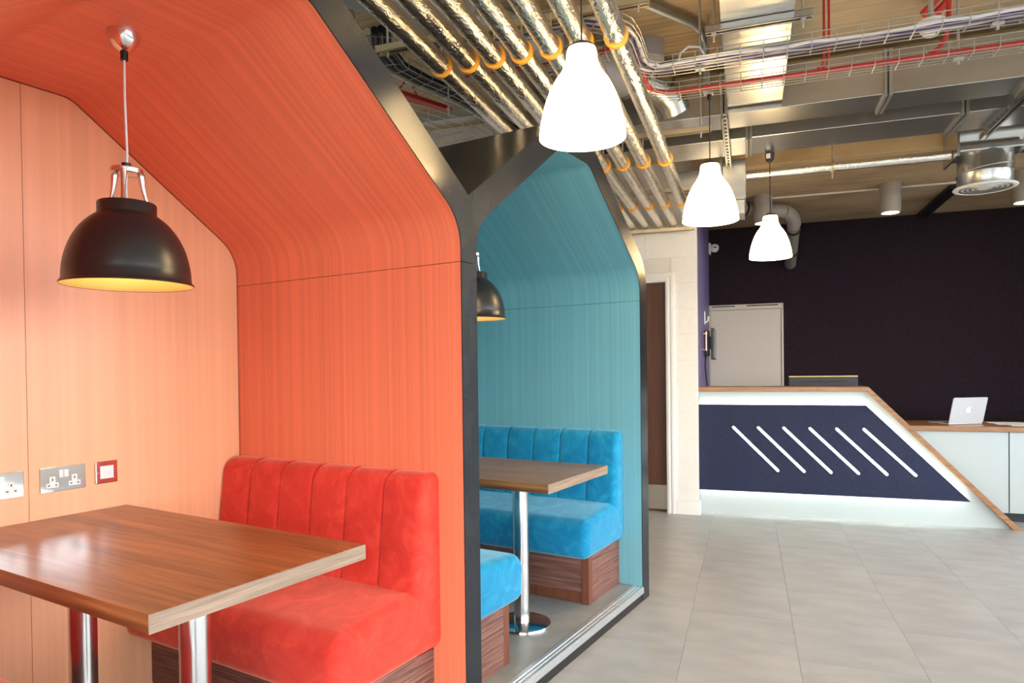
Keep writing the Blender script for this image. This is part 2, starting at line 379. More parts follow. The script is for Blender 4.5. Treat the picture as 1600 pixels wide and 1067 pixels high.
# ------------------------------------------------------------------ booths (world frame)
XF, XB = -1.325, -2.492
HW, ZK, ZT, UT, ZP = .801, 1.7955, 2.242, .15, .08
SEAM = 1.661
def booth(yc, name, label, lam, blam, lo_w, hi_w):
    t = thing(name, label, 'booth', (XF, yc, 0))
    inn = fillet([(yc-HW, ZP), (yc-HW, ZK), (yc-UT, ZT), (yc+UT, ZT), (yc+HW, ZK), (yc+HW, ZP)], (.17, .10, .10, .17), 10)
    up_ = [(yc-HW, SEAM+.001)]+inn[1:-1]+[(yc+HW, SEAM+.001)]
    lin = offset(up_, .006)
    part('lining_roof', M().strip(up_, lin, 'x', XB, XF-.004), lam, t, smooth=30)
    for s in (-1, 1):
        y0, y1 = sorted((yc+s*HW, yc+s*(HW+.006)))
        part('side_panel', M().box(XB, y0, ZP, XF-.004, y1, SEAM-.001), lam, t)
    FW = .106; k = (ZK-ZT)/(HW-UT); dz = FW*math.sqrt(1+k*k)          # outer slope: z = ZT+dz+k*(u-UT)
    zo = lambda u: ZT+dz+k*(u-UT)
    uo = UT+(ZT+FW-ZT-dz)/k
    ra = lambda w: .0015 if w < .07 else .24
    out = fillet([(yc-HW-lo_w, SEAM+.001), (yc-HW-lo_w, zo(HW+lo_w)), (yc-uo, ZT+FW), (yc+uo, ZT+FW), (yc+HW+hi_w, zo(HW+hi_w)), (yc+HW+hi_w, SEAM+.001)],
                 (ra(lo_w), .06, .06, ra(hi_w)), 10)
    gm = M().strip(lin, out, 'x', XB-.05, XF-.0035); g2 = M().strip(offset(up_, .0008), out, 'x', XF-.0035, XF); gm.add(g2.v, g2.f)
    part('gable_frame', gm, 'black_steel', t, smooth=30)
    for s, w in ((-1, lo_w), (1, hi_w)):
        y0, y1 = sorted((yc+s*(HW+.006), yc+s*(HW+w))); pm = M().box(XB-.05, y0, 0, XF-.0035, y1, SEAM-.001)
        y0, y1 = sorted((yc+s*(HW+.0008), yc+s*(HW+w))); pm.box(XF-.0035, y0, 0, XF, y1, SEAM-.001)
        part('post', pm, 'black_steel', t)
    # back panels, two sheets with a fine joint
    bi = offset(inn, -.0025)
    left = [p for p in bi if p[0] < yc]+[(yc-.0008, ZT-.0025), (yc-.0008, ZP)]
    right = [(yc+.0008, ZP), (yc+.0008, ZT-.0025)]+[p for p in bi if p[0] > yc]
    for poly in (left, right): part('back_panel', M().prism(poly, 'x', XB-.012, XB), blam, t)
    part('back_board', M().prism([(p[0], p[1]) for p in offset(inn, .004)], 'x', XB-.04, XB-.013), 'black_steel', t)
    # raised floor with metal nosing
    part('platform', M().box(XB, yc-HW, .0, XF-.055, yc+HW, ZP-.001), 'booth_vinyl', t)
    ns = M().prism([(XF-.055, .045), (XF+.004, .045), (XF+.006, .05), (XF+.006, ZP-.004), (XF+.002, ZP), (XF-.008, ZP), (XF-.010, ZP-.003), (XF-.016, ZP-.003), (XF-.018, ZP), (XF-.026, ZP), (XF-.028, ZP-.003), (XF-.034, ZP-.003), (XF-.036, ZP+.001), (XF-.055, ZP+.001)], 'y', yc-HW, yc+HW)
    part('nosing', ns, 'alu_nosing', t, label='ribbed aluminium step nosing')
    part('kick_board', M().box(XF-.05, yc-HW, .0, XF-.002, yc+HW, .0445), 'black_satin', t)
    return t
YO, YB = 1.071, 2.765
booth(YO, 'dining_booth', 'orange house-shaped booth with a black frame, nearest the camera', 'orange_laminate', 'peach_laminate', .10, .046)
booth(YB, 'dining_booth', 'blue house-shaped booth with a black frame beside the orange one', 'blue_laminate', 'blue_back_laminate', .046, .10)

# seats: section in (depth from wall d, height z), lofted along x
def loft(cor, rad, nf, x0, x1, r0_, r1_, nr=6, mid=6, bulge=0):
    xs = []
    if r0_: xs += [(x0+r0_*(1-math.cos(math.pi/2*k/nr)), r0_*(1-math.sin(math.pi/2*k/nr))) for k in range(nr+1)]
    else: xs.append((x0, 0))
    a, b = x0+r0_, x1-r1_
    xs += [(a+(b-a)*k/mid, 0) for k in range(1, mid)]
    if r1_: xs += [(x1-r1_*(1-math.cos(math.pi/2*k/nr)), r1_*(1-math.sin(math.pi/2*k/nr))) for k in range(nr, -1, -1)]
    else: xs.append((x1, 0))
    v = []; n = 0
    for x, s in xs:
        w = math.sin(math.pi*min(1, max(0, (x-x0)/(x1-x0))))**.6*bulge
        q = offset(cor, s-w, True)
        q = [(0, p[1]) if c[0] < .001 else p for p, c in zip(q, cor)]
        q = fillet(q, [max(.003, r-s+w) for r in rad], nf); n = len(q)
        v += [(x, p[0], p[1]) for p in q]
    f = [(i*n+k, i*n+(k+1) % n, (i+1)*n+(k+1) % n, (i+1)*n+k) for i in range(len(xs)-1) for k in range(n)]
    f += [tuple(range(n-1, -1, -1)), tuple((len(xs)-1)*n+k for k in range(n))]
    return v, f
XE = -1.432
def seat(ywall, s, velv, name, label, group, dep=.49):
    t = thing(name, label, 'bench seat', (-1.46, ywall+s*.2, ZP), group=group)
    def mp(vf): return M().add([(x, ywall+s*(d+.0012), z) for x, d, z in vf[0]], vf[1])
    part('seat_cushion', mp(loft([(0, .33), (dep, .325), (dep+.015, .522), (0, .565)], (.05, .075), 8, XB+.002, XE, .004, .045, mid=14)), velv, t, smooth=60)
    n = 6; w = (XE-(XB+.002))/n
    for i in range(n):
        x0 = XB+.002+i*w; last = i == n-1
        part('backrest_channel', mp(loft([(0, .50), (.130, .50), (.080, .942), (0, .940)], (.004, .065), 9, x0+.0008, x0+w-(0 if last else .0008), .013, .034 if last else .013, mid=5, bulge=.004)), velv, t, smooth=70)
    Y = lambda d: ywall+s*d
    def bx(x0, d0, z0, x1, d1, z1):
        y0, y1 = sorted((Y(d0), Y(d1))); return M().box(x0, y0, z0, x1, y1, z1)
    part('backrest_base', bx(XE-.2, .0012, .34, XE-.006, .126, .53), velv, t, bevel=.012)
    part('front_board', bx(XB+.002, .385, ZP+.055, -1.505, .403, .326), 'rough_wood', t)
    part('plinth_board', bx(XB+.002, .385, ZP, -1.505, .400, ZP+.054), 'trim_wood', t)
    part('end_board', bx(-1.480, .002, ZP, -1.463, .372, .326), 'rough_wood', t)
    part('corner_post', bx(-1.504, .366, ZP, -1.462, .410, .326), 'trim_wood', t, bevel=.002)
    return t
seat(YO+HW, -1, 'red_velvet', 'bench_seat', 'red velvet channel-back bench against the orange far side wall', 'booth benches')
seat(YO-HW, 1, 'red_velvet', 'bench_seat', 'red velvet bench at the lower left corner, mostly out of frame', 'booth benches', .555)
seat(YB+HW, -1, 'blue_velvet', 'bench_seat', 'blue velvet channel-back bench against the blue far side wall', 'booth benches')
seat(YB-HW, 1, 'blue_velvet', 'bench_seat', 'blue velvet bench half hidden behind the black middle post', 'booth benches')

# tables
def table(yc, label):
    t = thing('booth_table', label, 'table', (-1.9, yc, ZP), group='booth tables')
    z1 = .818; z0 = .778
    part('tabletop', M().box(-2.490, yc-.307, z0, -1.319, yc+.307, z1), 'walnut_top', t, bevel=.001)
    part('edge_band', M().box(-1.3189, yc-.307, z0, -1.3165, yc+.307, z1-.0005), 'walnut_edge', t, label='pale wood front edge')
    for x in (-2.19, -1.632):
        lg = part('leg', M().lathe([(.0385, ZP+.018), (.0385, z0-.006)], (x, yc, 0), 32), 'brushed_steel', t, smooth=60)
        part('foot_disc', M().lathe([(.001, ZP+.020), (.125, ZP+.017), (.137, ZP+.013), (.14, ZP+.006), (.14, ZP), (.001, ZP)], (x, yc, 0), 40), 'chrome', lg, smooth=40)
        part('mounting_plate', M().box(x-.11, yc-.11, z0-.006, x+.11, yc+.11, z0), 'black_satin', lg)
    return t
table(YO+.008, 'glossy walnut table with a chrome tube leg in the orange booth')
table(YB+.0, 'greyish walnut table in the blue booth')

# dome pendants
def dome(yc, label):
    x = -1.893; z = 1.542
    t = thing('dome_pendant', label, 'pendant lamp', (x, yc, z), group='black dome pendants')
    prof = [(.165, 0), (.167, .004), (.164, .008), (.160, .012)]
    for k in range(1, 15):
        a = math.radians(4+k*58/14); prof.append((.160*math.cos(a)**.9, .012+.203*math.sin(a)))
    rr_ = prof[-1]; prof += [(.076, rr_[1]+.004), (.074, rr_[1]+.007), (.074, rr_[1]+.034), (.072, rr_[1]+.037), (.0, rr_[1]+.0375)]
    ztop = rr_[1]+.037
    inner = [(max(r-.003, 0), zz-.001) for r, zz in prof[3:-4]]
    part('shade', M().lathe(prof, (x, yc, z), 56), 'black_satin', t, smooth=50)
    part('shade_lining', M().lathe([(.1645, .001)]+inner+[(0, inner[-1][1])], (x, yc, z), 56), 'lamp_gold', t, smooth=50, label='gold-coloured inside')
    part('bulb', M().lathe([(.0, .055), (.02, .06), (.03, .08), (.026, .105), (.014, .13), (.013, .19)], (x, yc, z), 20), 'bulb', t, smooth=60)
    zr = z+ztop+.082
    part('ring', M().lathe([(.0, -.001), (.04, -.001), (.042, .0), (.042, .012), (.04, .014), (.0, .014)], (x, yc, zr), 32), 'cast_alu', t, smooth=40)
    for k in range(3):
        a = math.radians(200+120*k); c, s = math.cos(a), math.sin(a)
        lm = M()
        pth = [(x+c*.038, yc+s*.038, zr+.004), (x+c*.042, yc+s*.042, zr-.03), (x+c*.049, yc+s*.049, zr-.06), (x+c*.058, yc+s*.058, z+ztop+.0)]
        lm.tube(pth, [.010, .007, .0055, .005], 8); part('bracket_arm', lm, 'cast_alu', t, smooth=50)
    part('cord_grip', M().lathe([(.0, .013), (.012, .013), (.012, .03), (.0, .03)], (x, yc, zr), 16), 'black_plastic', t, smooth=40)
    cp = [(x, yc, z+ztop), (x-.004, yc, z+ztop+.03), (x-.002, yc, zr), (x+.003, yc+.001, zr+.06), (x+.001, yc, zr+.14), (x-.002, yc, zr+.22), (x, yc, ZT-.06)]
    part('cord', M().tube(cp, .0035, 8), 'braided_cord', t, smooth=60)
    part('canopy', M().lathe([(.0, -.052), (.012, -.05), (.026, -.040), (.038, -.022), (.043, -.006), (.043, 0)], (x, yc, ZT), 32), 'chrome', t, smooth=60)
    part('cord_grip', M().lathe([(.0, -.075), (.010, -.075), (.010, -.05), (.0, -.05)], (x, yc, ZT), 16), 'black_plastic', t, smooth=40)
dome(YO, 'black dome pendant lamp hanging over the walnut table in the orange booth')
dome(YB, 'black dome pendant half hidden behind the post in the blue booth')

# sockets on the back wall of the orange booth
def socket(y0, label):
    t = thing('double_socket', label, 'socket', (XB, y0+.07, .905), group='chrome double sockets')
    x = XB+.0005; z0, z1 = .904, .987
    part('plate', M().box(x, y0, z0, x+.005, y0+.141, z1), 'chrome', t, bevel=.0015)
    for yc in (y0+.036, y0+.105):
        o = part('outlet', M().box(x+.0045, yc-.009, .918, x+.0065, yc+.009, .955).box(x+.0045, yc-.019, .918, x+.0063, yc+.019, .934), 'white_plastic', t, bevel=.0008)
        part('pin_hole', M().box(x+.0062, yc-.0018, .941, x+.0069, yc+.0018, .949).box(x+.0062, yc-.0145, .924, x+.0069, yc-.008, .928).box(x+.0062, yc+.008, .924, x+.0069, yc+.0145, .928), 'black_plastic', o)
    for yc in (y0+.0625, y0+.0785):
        part('switch', M().box(x+.0045, yc-.007, .950, x+.009, yc+.007, .975), 'white_plastic', t, bevel=.0012)
socket(.914, 'chrome double power socket at the left edge of the orange back wall')
socket(1.103, 'chrome double power socket left of the small square wall plate')
t = thing('data_plate', 'small square copper-toned wall plate with a white blank insert', 'wall plate', (XB, 1.315, .907))
part('plate', M().box(XB+.0005, 1.277, .908, XB+.008, 1.353, .988), 'chrome', t, bevel=.003)
part('insert', M().box(XB+.0075, 1.292, .925, XB+.0092, 1.338, .970), 'white_plastic', t, bevel=.0006)
for y in (1.2845, 1.3455): part('screw', M().box(XB+.0075, y-.002, .945, XB+.009, y+.002, .949), 'brushed_steel', t)

# ------------------------------------------------------------------ white glass pendants
GP = [(.045, .287), (.049, .2725), (.0527, .244), (.067, .211), (.087, .183), (.106, .146), (.123, .0987), (.135, .047), (.1395, .012), (.140, 0)]
def smoothprof(p, n=4):
    out = []
    for i in range(len(p)-1):
        a = p[max(i-1, 0)]; b = p[i]; c = p[i+1]; d = p[min(i+2, len(p)-1)]
        for k in range(n):
            t = k/n; out.append(tuple(.5*((2*b[j])+(-a[j]+c[j])*t+(2*a[j]-5*b[j]+4*c[j]-d[j])*t*t+(-a[j]+3*b[j]-3*c[j]+d[j])*t**3) for j in (0, 1)))
    return out+[p[-1]]
def opal(x, y, ztop, label, rose, lean=(0, 0)):
    z = 2.043
    t = thing('glass_pendant', label, 'pendant lamp', (x, y, z), group='white glass pendants')
    part('shade', M().lathe(smoothprof(GP)+[(.136, .003), (.134, .012)]+[(max(0, r-.004), zz) for r, zz in reversed(smoothprof(GP)[:-4])]+[(.0, .285)], (x, y, z), 48), 'opal_glass', t, smooth=60)
    part('lamp_cap', M().lathe([(.0, .285), (.045, .286), (.040, .297), (.024, .307), (.008, .311), (.0, .311)], (x, y, z), 28), 'lamp_cap', t, smooth=60)
    part('cord', M().tube([(x, y, z+.305), (x+lean[0], y+lean[1], ztop-.002)], .003, 8), 'black_cable', t, smooth=60)
    if rose:
        part('ceiling_rose', M().lathe([(.0, -.066), (.012, -.064), (.026, -.05), (.030, -.03), (.031, 0), (.0, 0)], (x, y, ztop), 24), 'black_plastic', t, smooth=50)
        part('rose_label', M().box(x-.018, y-.034, ztop-.045, x+.010, y-.0295, ztop-.012), 'white_plastic', t)
    else:
        part('cord_hook', M().lathe([(.0, -.03), (.010, -.028), (.012, 0), (.0, 0)], (x+lean[0], y+lean[1], ztop), 16), 'black_plastic', t, smooth=50)
opal(-.940, 2.017, 2.700, 'largest white glass pendant lamp, nearest the camera above the booth corner', False)
opal(-.928, 3.529, 2.690, 'white glass pendant lamp hanging from the red cable tray, middle of the three', False)
opal(-.896, 4.973, 2.768, 'smallest white glass pendant lamp on a black ceiling rose in front of the plum wall', True)

# ------------------------------------------------------------------ ceiling services (room frame)
ORD = ['first', 'second', 'third', 'fourth', 'fifth', 'sixth', 'seventh']
PA = [-1.166, -1.046, -.936, -.822, -.704, -.582, -.452]; PZ = 2.53; PR = .040
for i, a in enumerate(PA):
    t = thing('lagged_pipe', 'silver foil lagged pipe under the ceiling, %s of the seven from the left' % ORD[i], 'pipe', (a, -3.0, PZ), 'r', 'foil lagged pipes')
    segs = [(-3.1, 2.53), (2.53, 4.12), (4.12, 5.22), (5.22, 6.09)]
    for k, (p, q) in enumerate(segs):
        r = PR if k < 1 else PR*.95
        n = max(3, int((q-p)/.09)); rnd = random.Random(i*9+k)
        pts = [(a, p+(q-p)*j/n, PZ) for j in range(n+1)]; rs = [r*(1+rnd.uniform(-.018, .018)) for _ in pts]
        part('foil_sleeve', M().tube(pts, rs, 20), 'foil', t, smooth=50)
    part('tape_seam', M().tube([(a-PR*.93, -3.0, PZ-.008), (a-PR*.93, 6.0, PZ-.008)], .0016, 5), 'clamp_rubber' if 0 else 'foil', t, smooth=60)
    for b in (2.53, 4.12, 5.22):
        part('clamp_ring', M().lathe([(PR*1.16, -.008), (PR*1.16, .008), (PR*.9, .008), (PR*.9, -.008)], (0, 0, 0), 24, True) and
             (lambda q: M().add([(a+v[0], b+v[2], PZ+v[1]) for v in q.v], q.f))(M().lathe([(PR*1.16, -.008), (PR*1.16, .008), (PR*.9, .008), (PR*.9, -.008)], (0, 0, 0), 24, True)), 'clamp_rubber', t, smooth=40)
        part('clamp_rod', M().tube([(a, b, PZ+PR*1.1), (a, b, 2.66 if b < 4.5 else 2.60)], .004, 6), 'strut_zinc', t)
# printed lettering on the second pipe, wrapped on its surface
def pipe_text(body, a, bstart, size, phi0, parent):
    cu = bpy.data.curves.new('pipe_lettering', 'FONT'); cu.body = body; cu.size = size
    ob = bpy.data.objects.new('pipe_lettering_tmp', cu); COL.objects.link(ob)
    me = bpy.data.meshes.new_from_object(ob.evaluated_get(bpy.context.evaluated_depsgraph_get())); bpy.data.objects.remove(ob)
    base = BASE[parent.name][1]; R_ = PR*1.04
    import bmesh
    bm = bmesh.new(); bm.from_mesh(me); bmesh.ops.triangulate(bm, faces=bm.faces)
    for _ in range(2):
        lg = [e for e in bm.edges if e.calc_length() > .007]
        if lg: bmesh.ops.subdivide_edges(bm, edges=lg, cuts=1); bmesh.ops.triangulate(bm, faces=bm.faces)
    bm.to_mesh(me); bm.free()
    for v in me.vertices:
        x, y = v.co.x, v.co.y; ph = phi0-y/R_
        v.co = (a+R_*math.cos(ph)-base[0], bstart-x-base[1], PZ+R_*math.sin(ph)-base[2])
    o = bpy.data.objects.new('pipe_lettering', me); COL.objects.link(o); o.parent = parent; BASE[o.name] = ('r', base)
    me.materials.append(MATS['foil_ink']); return o
bpy.context.view_layer.update()
p2 = [o for o in bpy.data.objects if o.name == 'lagged_pipe.001'][0]
pipe_text('Kingspan | Kooltherm', PA[1], 2.42, .036, math.radians(-34), p2)
pipe_text('Kingspan', PA[4], 2.80, .026, math.radians(-35), bpy.data.objects['lagged_pipe.004'])
pipe_text('Kingspan | Kooltherm', PA[6], 3.2, .026, math.radians(-30), bpy.data.objects['lagged_pipe.006'])

def strut(name, p, q, label, cat='strut', w=.041, h=.03, slots=True, group='strut channels'):
    P, Q = Vector(p), Vector(q); d = (Q-P); L = d.length; d.normalize(); s = d.cross(Vector((0, 0, 1))).normalized()
    t = thing(name, label, cat, p, 'r', group)
    def bx(u0, v0, z0, u1, v1, z1):
        return M().add([tuple(P+d*u+s*v+Vector((0, 0, z))) for z in (z0, z1) for v in (v0, v1) for u in (u0, u1)], [(0, 2, 3, 1), (4, 5, 7, 6), (0, 1, 5, 4), (2, 6, 7, 3), (0, 4, 6, 2), (1, 3, 7, 5)])
    m = M()
    for q_ in (bx(0, -w/2, 0, L, -w/2+.003, h), bx(0, w/2-.003, 0, L, w/2, h), bx(0, -w/2, h-.003, L, w/2, h), bx(0, -w/2, 0, L, -w/2+.011, .003), bx(0, w/2-.011, 0, L, w/2, .003)): m.add(q_.v, q_.f)
    part('channel', m, 'strut_zinc' if group == 'strut channels' else 'galvanised', t)
    if slots:
        n = int(L/.07); sm = M()
        for k in range(n):
            u = .03+k*.07; q_ = bx(u, -w/2-.0006, h*.35, u+.03, -w/2+.0002, h*.65); sm.add(q_.v, q_.f)
            q_ = bx(u, -.006, h-.0035, u+.03, .006, h-.0028); sm.add(q_.v, q_.f)
        part('slots', sm, 'cabinet_gap', t)['kind'] = 'stuff'
    return t
def rod(a, b, z0, z1, label, r=.005):
    t = thing('hanger_rod', label, 'rod', (a, b, z0), 'r', 'threaded hanger rods')
    part('rod', M().tube([(a, b, z0), (a, b, z1)], r, 8), 'zinc_wire', t, smooth=60)
    part('nut', M().lathe([(.0, .03), (.011, .03), (.011, .042), (.0, .042)], (a, b, z0), 6), 'zinc_wire', t)
strut('strut_channel', (-1.50, 2.60, 2.66), (-.34, 2.60, 2.66), 'slotted metal strut holding the foil pipes near the top edge')
strut('strut_channel', (-1.35, 4.12, 2.66), (-.19, 4.12, 2.66), 'slotted metal strut above the foil pipes in front of the square duct')
strut('strut_channel', (-1.40, 5.22, 2.60), (-.30, 5.22, 2.60), 'slotted metal strut over the far end of the foil pipes')
strut('strut_channel', (-1.12, 5.97, 2.455), (-.42, 5.97, 2.455), 'slotted rail under the foil pipes where they meet the white wall')
strut('strut_channel', (-.165, 3.15, 2.768), (.27, 3.15, 2.768), 'slotted strut carrying the short duct above the cable trays', group='galvanised struts')
for k, (a, b, z0, w_) in enumerate(((-1.45, 2.60, 2.64, 'left end of the near pipe strut'), (-.38, 2.60, 2.64, 'right end of the near pipe strut'), (-.245, 4.12, 2.63, 'strut end in front of the square duct'), (-.13, 3.15, 2.73, 'left end of the short duct strut'), (.235, 3.15, 2.73, 'right end of the short duct strut'),
        (-1.32, 4.12, 2.63, 'left end of the middle pipe strut'))):
    rod(a, b, z0, 2.822 if k == 0 else ZC, 'thin zinc hanger rod at the '+w_)

# square ducts
def duct(name, a0, a1, b0, b1, z0, z1, along, label, joints):
    t = thing(name, label, 'duct', ((a0+a1)/2, (b0+b1)/2, z0), 'r', 'square ducts')
    cuts = [a0]+joints+[a1] if along == 'a' else [b0]+joints+[b1]
    for p, q in zip(cuts, cuts[1:]):
        part('section', (M().box(p+.002, b0, z0, q-.002, b1, z1) if along == 'a' else M().box(a0, p+.002, z0, a1, q-.002, z1)), 'galvanised', t, bevel=.003)
    for c in joints:
        for d in (-.02, .004):
            fl = M()
            if along == 'a': fl.box(c+d, b0-.016, z0-.016, c+d+.016, b1+.016, z1+.0)
            else: fl.box(a0-.016, c+d, z0-.016, a1+.016, c+d+.016, z1+.0)
            part('flange', fl, 'galvanised_dull', t, bevel=.001)
    return t
duct('square_duct', -1.35, 3.4, 4.19, 4.45, 2.77, 3.01, 'a', 'long galvanised square duct behind the red cable tray', [-.12, .735, 1.42])
duct('square_duct', -1.35, 3.4, 4.67, 5.03, 2.77, 3.02, 'a', 'long galvanised square duct further back, under the concrete slab edge', [.02, 1.22])
duct('square_duct', -.10, .20, 1.7, 4.165, 2.80, 3.05, 'b', 'short galvanised duct crossing above the cable trays towards the camera', [2.35, 3.46])
# struts slung under the ducts (run away from the camera)
for a, b0, b1, w_ in ((-.115, 4.12, 5.12, 'left end beside the middle glass lamp'), (1.43, 4.08, 5.10, 'right end beside the round diffuser')):
    strut('duct_bearer', (a, b0, 2.722), (a, b1, 2.722), 'perforated bearer strut under the square ducts, '+w_, group='duct bearers')
# small plenum boxes at the back left
t = thing('plenum_box', 'galvanised plenum box hanging behind the middle glass lamp', 'duct', (-.2, 5.3, 2.56), 'r')
part('box_body', M().box(-.16, 5.16, 2.50, .0, 5.5, 2.78), 'galvanised', t, bevel=.004)
part('collar_box', M().box(-.14, 5.2, 2.40, -.01, 5.45, 2.498), 'galvanised_dull', t, bevel=.003)
part('side_branch', M().box(-.52, 5.26, 2.60, -.182, 5.45, 2.76), 'galvanised', t, bevel=.004)
part('flange', M().box(-.18, 5.15, 2.58, -.162, 5.51, 2.79), 'galvanised_dull', t, bevel=.001)

# wire basket trays
def basket(name, path, label, width=.10, h=.055, step=.1, z=2.71, wr=.0023):
    pts = [Vector((p[0], p[1], z)) for p in path]
    L = [0]
    for p, q in zip(pts, pts[1:]): L.append(L[-1]+(q-p).length)
    def atl(s):
        for i in range(len(pts)-1):
            if s <= L[i+1] or i == len(pts)-2:
                k = (s-L[i])/(L[i+1]-L[i]); d = (pts[i+1]-pts[i]).normalized(); return pts[i].lerp(pts[i+1], k), d
    nrm = []
    for i in range(len(pts)):
        d = (pts[min(i+1, len(pts)-1)]-pts[max(i-1, 0)]).normalized(); nrm.append(Vector((-d.y, d.x, 0)))
    t = thing(name, label, 'cable tray', (path[0][0], path[0][1], z), 'r', 'wire basket trays')
    for off, zz in ((-.5, 0), (-.17, 0), (.17, 0), (.5, 0), (-.5, h*.5), (.5, h*.5), (-.5, h), (.5, h)):
        part('long_wire', M().tube([p+n*width*off+Vector((0, 0, zz)) for p, n in zip(pts, nrm)], wr, 5), 'zinc_wire', t, smooth=60)
    s = .02; u_ = None
    while s < L[-1]:
        p, d = atl(s)
        if u_ is None:
            u_ = M().tube([(0, -width*.5, h), (0, -width*.5, -wr), (0, width*.5, -wr), (0, width*.5, h)], wr, 5).mesh('cross_wire'); u_.materials.append(MATS['zinc_wire'])
        o = bpy.data.objects.new('cross_wire', u_); COL.objects.link(o); o.parent = t
        o.location = p-Vector((path[0][0], path[0][1], z)); o.rotation_euler = (0, 0, math.atan2(d.y, d.x)); s += step
    return t
def bend(a, b, r, n=6):  # from running along -a to running along -b
    return [(a+r-r*math.sin(math.radians(90*k/n)) - r, b-r+r*math.cos(math.radians(90*k/n))) for k in range(n+1)]
redp = [(3.3, 3.655), (1.4, 3.655), (.4, 3.655)]+bend(-.33, 3.655, .16)+[(-.49, 3.43)]
upp = [(3.3, 3.335), (1.4, 3.335), (.4, 3.335)]+bend(-.36, 3.335, .12)+[(-.482, 3.0), (-.495, 2.90), (-.54, 2.82), (-.62, 2.765), (-.72, 2.75), (-1.30, 2.75)]
basket('wire_basket_tray', redp, 'galvanised wire basket tray carrying the thick red cable')
basket('wire_basket_tray', [(-.57, 3.08), (-.9, 3.08), (-1.30, 3.08)], 'short wire basket tray with a red cable crossing above the foil pipes')
basket('wire_basket_tray', upp, 'galvanised wire basket tray carrying purple and white cables')
def cable(path, z, r, mat, label, dz=0, seed=1, group=None):
    rnd = random.Random(seed); pts = []
    for p, q in zip(path, path[1:]):
        n = max(1, int(math.hypot(q[0]-p[0], q[1]-p[1])/.12))
        for k in range(n): pts.append((p[0]+(q[0]-p[0])*k/n+rnd.uniform(-.003, .003), p[1]+(q[1]-p[1])*k/n+rnd.uniform(-.004, .004), z+rnd.uniform(0, dz)))
    pts.append((*path[-1], z))
    return single('cable', M().tube(pts, r, 8), mat, label, 'cable', (path[0][0], path[0][1], z), 'r', group, smooth=60)
sh = lambda P, d: offset(P, -d)
rc_ = [(x, y, 2.7255) for x, y in offset(redp, .02)]+[(-.475, 3.36, 2.75), (-.49, 3.27, 2.785), (-.52, 3.16, 2.785), (-.60, 3.095, 2.745), (-.68, 3.08, 2.7255), (-1.0, 3.085, 2.7255), (-1.30, 3.08, 2.7255)]
single('cable', M().tube(rc_, .0115, 8), 'red_cable', 'thick red cable lying in the lower wire tray', 'cable', rc_[0], 'r', smooth=60)
for k, (d, r, c, l) in enumerate(((-.035, .008, 'white_cable', 'white cable along the near side of the upper wire tray'), (-.012, .009, 'purple_cable', 'purple cable bundle in the middle of the upper wire tray'), (.012, .008, 'white_cable', 'white cable in the middle of the upper wire tray'), (.034, .008, 'purple_cable', 'purple cable along the far side of the upper wire tray'))):
    cable(sh(upp, d), 2.722, r, c, l, .012, 3+k)
single('cable', M().tube([(.81, 3.64, 2.735), (.85, 3.63, 2.755), (.875, 3.62, 2.80), (.883, 3.62, 2.88), (.885, 3.62, ZC-.001)], .011, 8), 'red_cable', 'red cable dropping from the ceiling into the lower tray near the smoke detector', 'cable', (.8, 3.62, 2.75), 'r', smooth=60)
for a, l in ((.362, 'left of the pair of thin red cables dropping beside the short duct'), (.384, 'right of the pair of thin red cables dropping beside the short duct')):
    single('cable', M().tube([(a-.03, 3.635, 2.737), (a-.006, 3.625, 2.752), (a, 3.62, 2.80), (a, 3.62, ZC-.001)], .006, 8), 'red_cable', l, 'cable', (a, 3.62, 2.75), 'r', 'thin red drop cables', smooth=60)
single('cable', M().tube([(-.30, 3.33, 2.735), (-.29, 3.32, 2.78), (-.25, 3.31, 2.80), (-.20, 3.31, 2.79), (-.17, 3.33, 2.74)], .006, 8), 'white_cable', 'white looped cable standing above the upper wire tray', 'cable', (-.3, 3.33, 2.735), 'r', smooth=60)
for a, b, w_ in ((-.178, 3.655, 'red cable tray above the middle glass lamp'), (.93, 3.655, 'red cable tray towards the right'), (-.20, 3.335, 'upper wire tray at its left'), (.99, 3.335, 'upper wire tray towards the right')):
    t = thing('tray_hanger', 'thin hanger rod with a clip under the '+w_, 'rod', (a, b, 2.69), 'r', 'tray hangers')
    part('rod', M().tube([(a, b, 2.675), (a, b, ZC-.001)], .006, 8), 'zinc_wire', t, smooth=60)
    part('clip', M().box(a-.022, b-.012, 2.692, a+.022, b+.012, 2.706), 'zinc_wire', t, bevel=.002)
# smoke detector and red alarm beacon above the trays
t = thing('smoke_detector', 'white round smoke detector above the wire trays', 'smoke detector', (.80, 3.56, 2.80), 'r')
part('base_ring', M().lathe([(.0, .06), (.055, .06), (.058, .04), (.05, .034), (.0, .034)], (.80, 3.56, 2.79), 28), 'white_plastic', t, smooth=40)
part('sensor_head', M().lathe([(.0, -.005), (.028, -.003), (.046, .02), (.048, .034), (.0, .034)], (.80, 3.56, 2.79), 28), 'white_plastic', t, smooth=40)
part('stem', M().tube([(.80, 3.56, 2.85), (.80, 3.56, ZC-.001)], .012, 10), 'zinc_wire', t, smooth=60)
t = thing('alarm_cone', 'pair of red plastic plugs on the concrete ceiling near the detector', 'plug', (.90, 3.91, 3.0), 'r')
for a in (.87, .93): part('plug', M().tube([(a+.03, 3.80, ZC-.02), (a-.02, 3.92, ZC-.05)], [.012, .022], 12), 'red_cable', t, smooth=40)

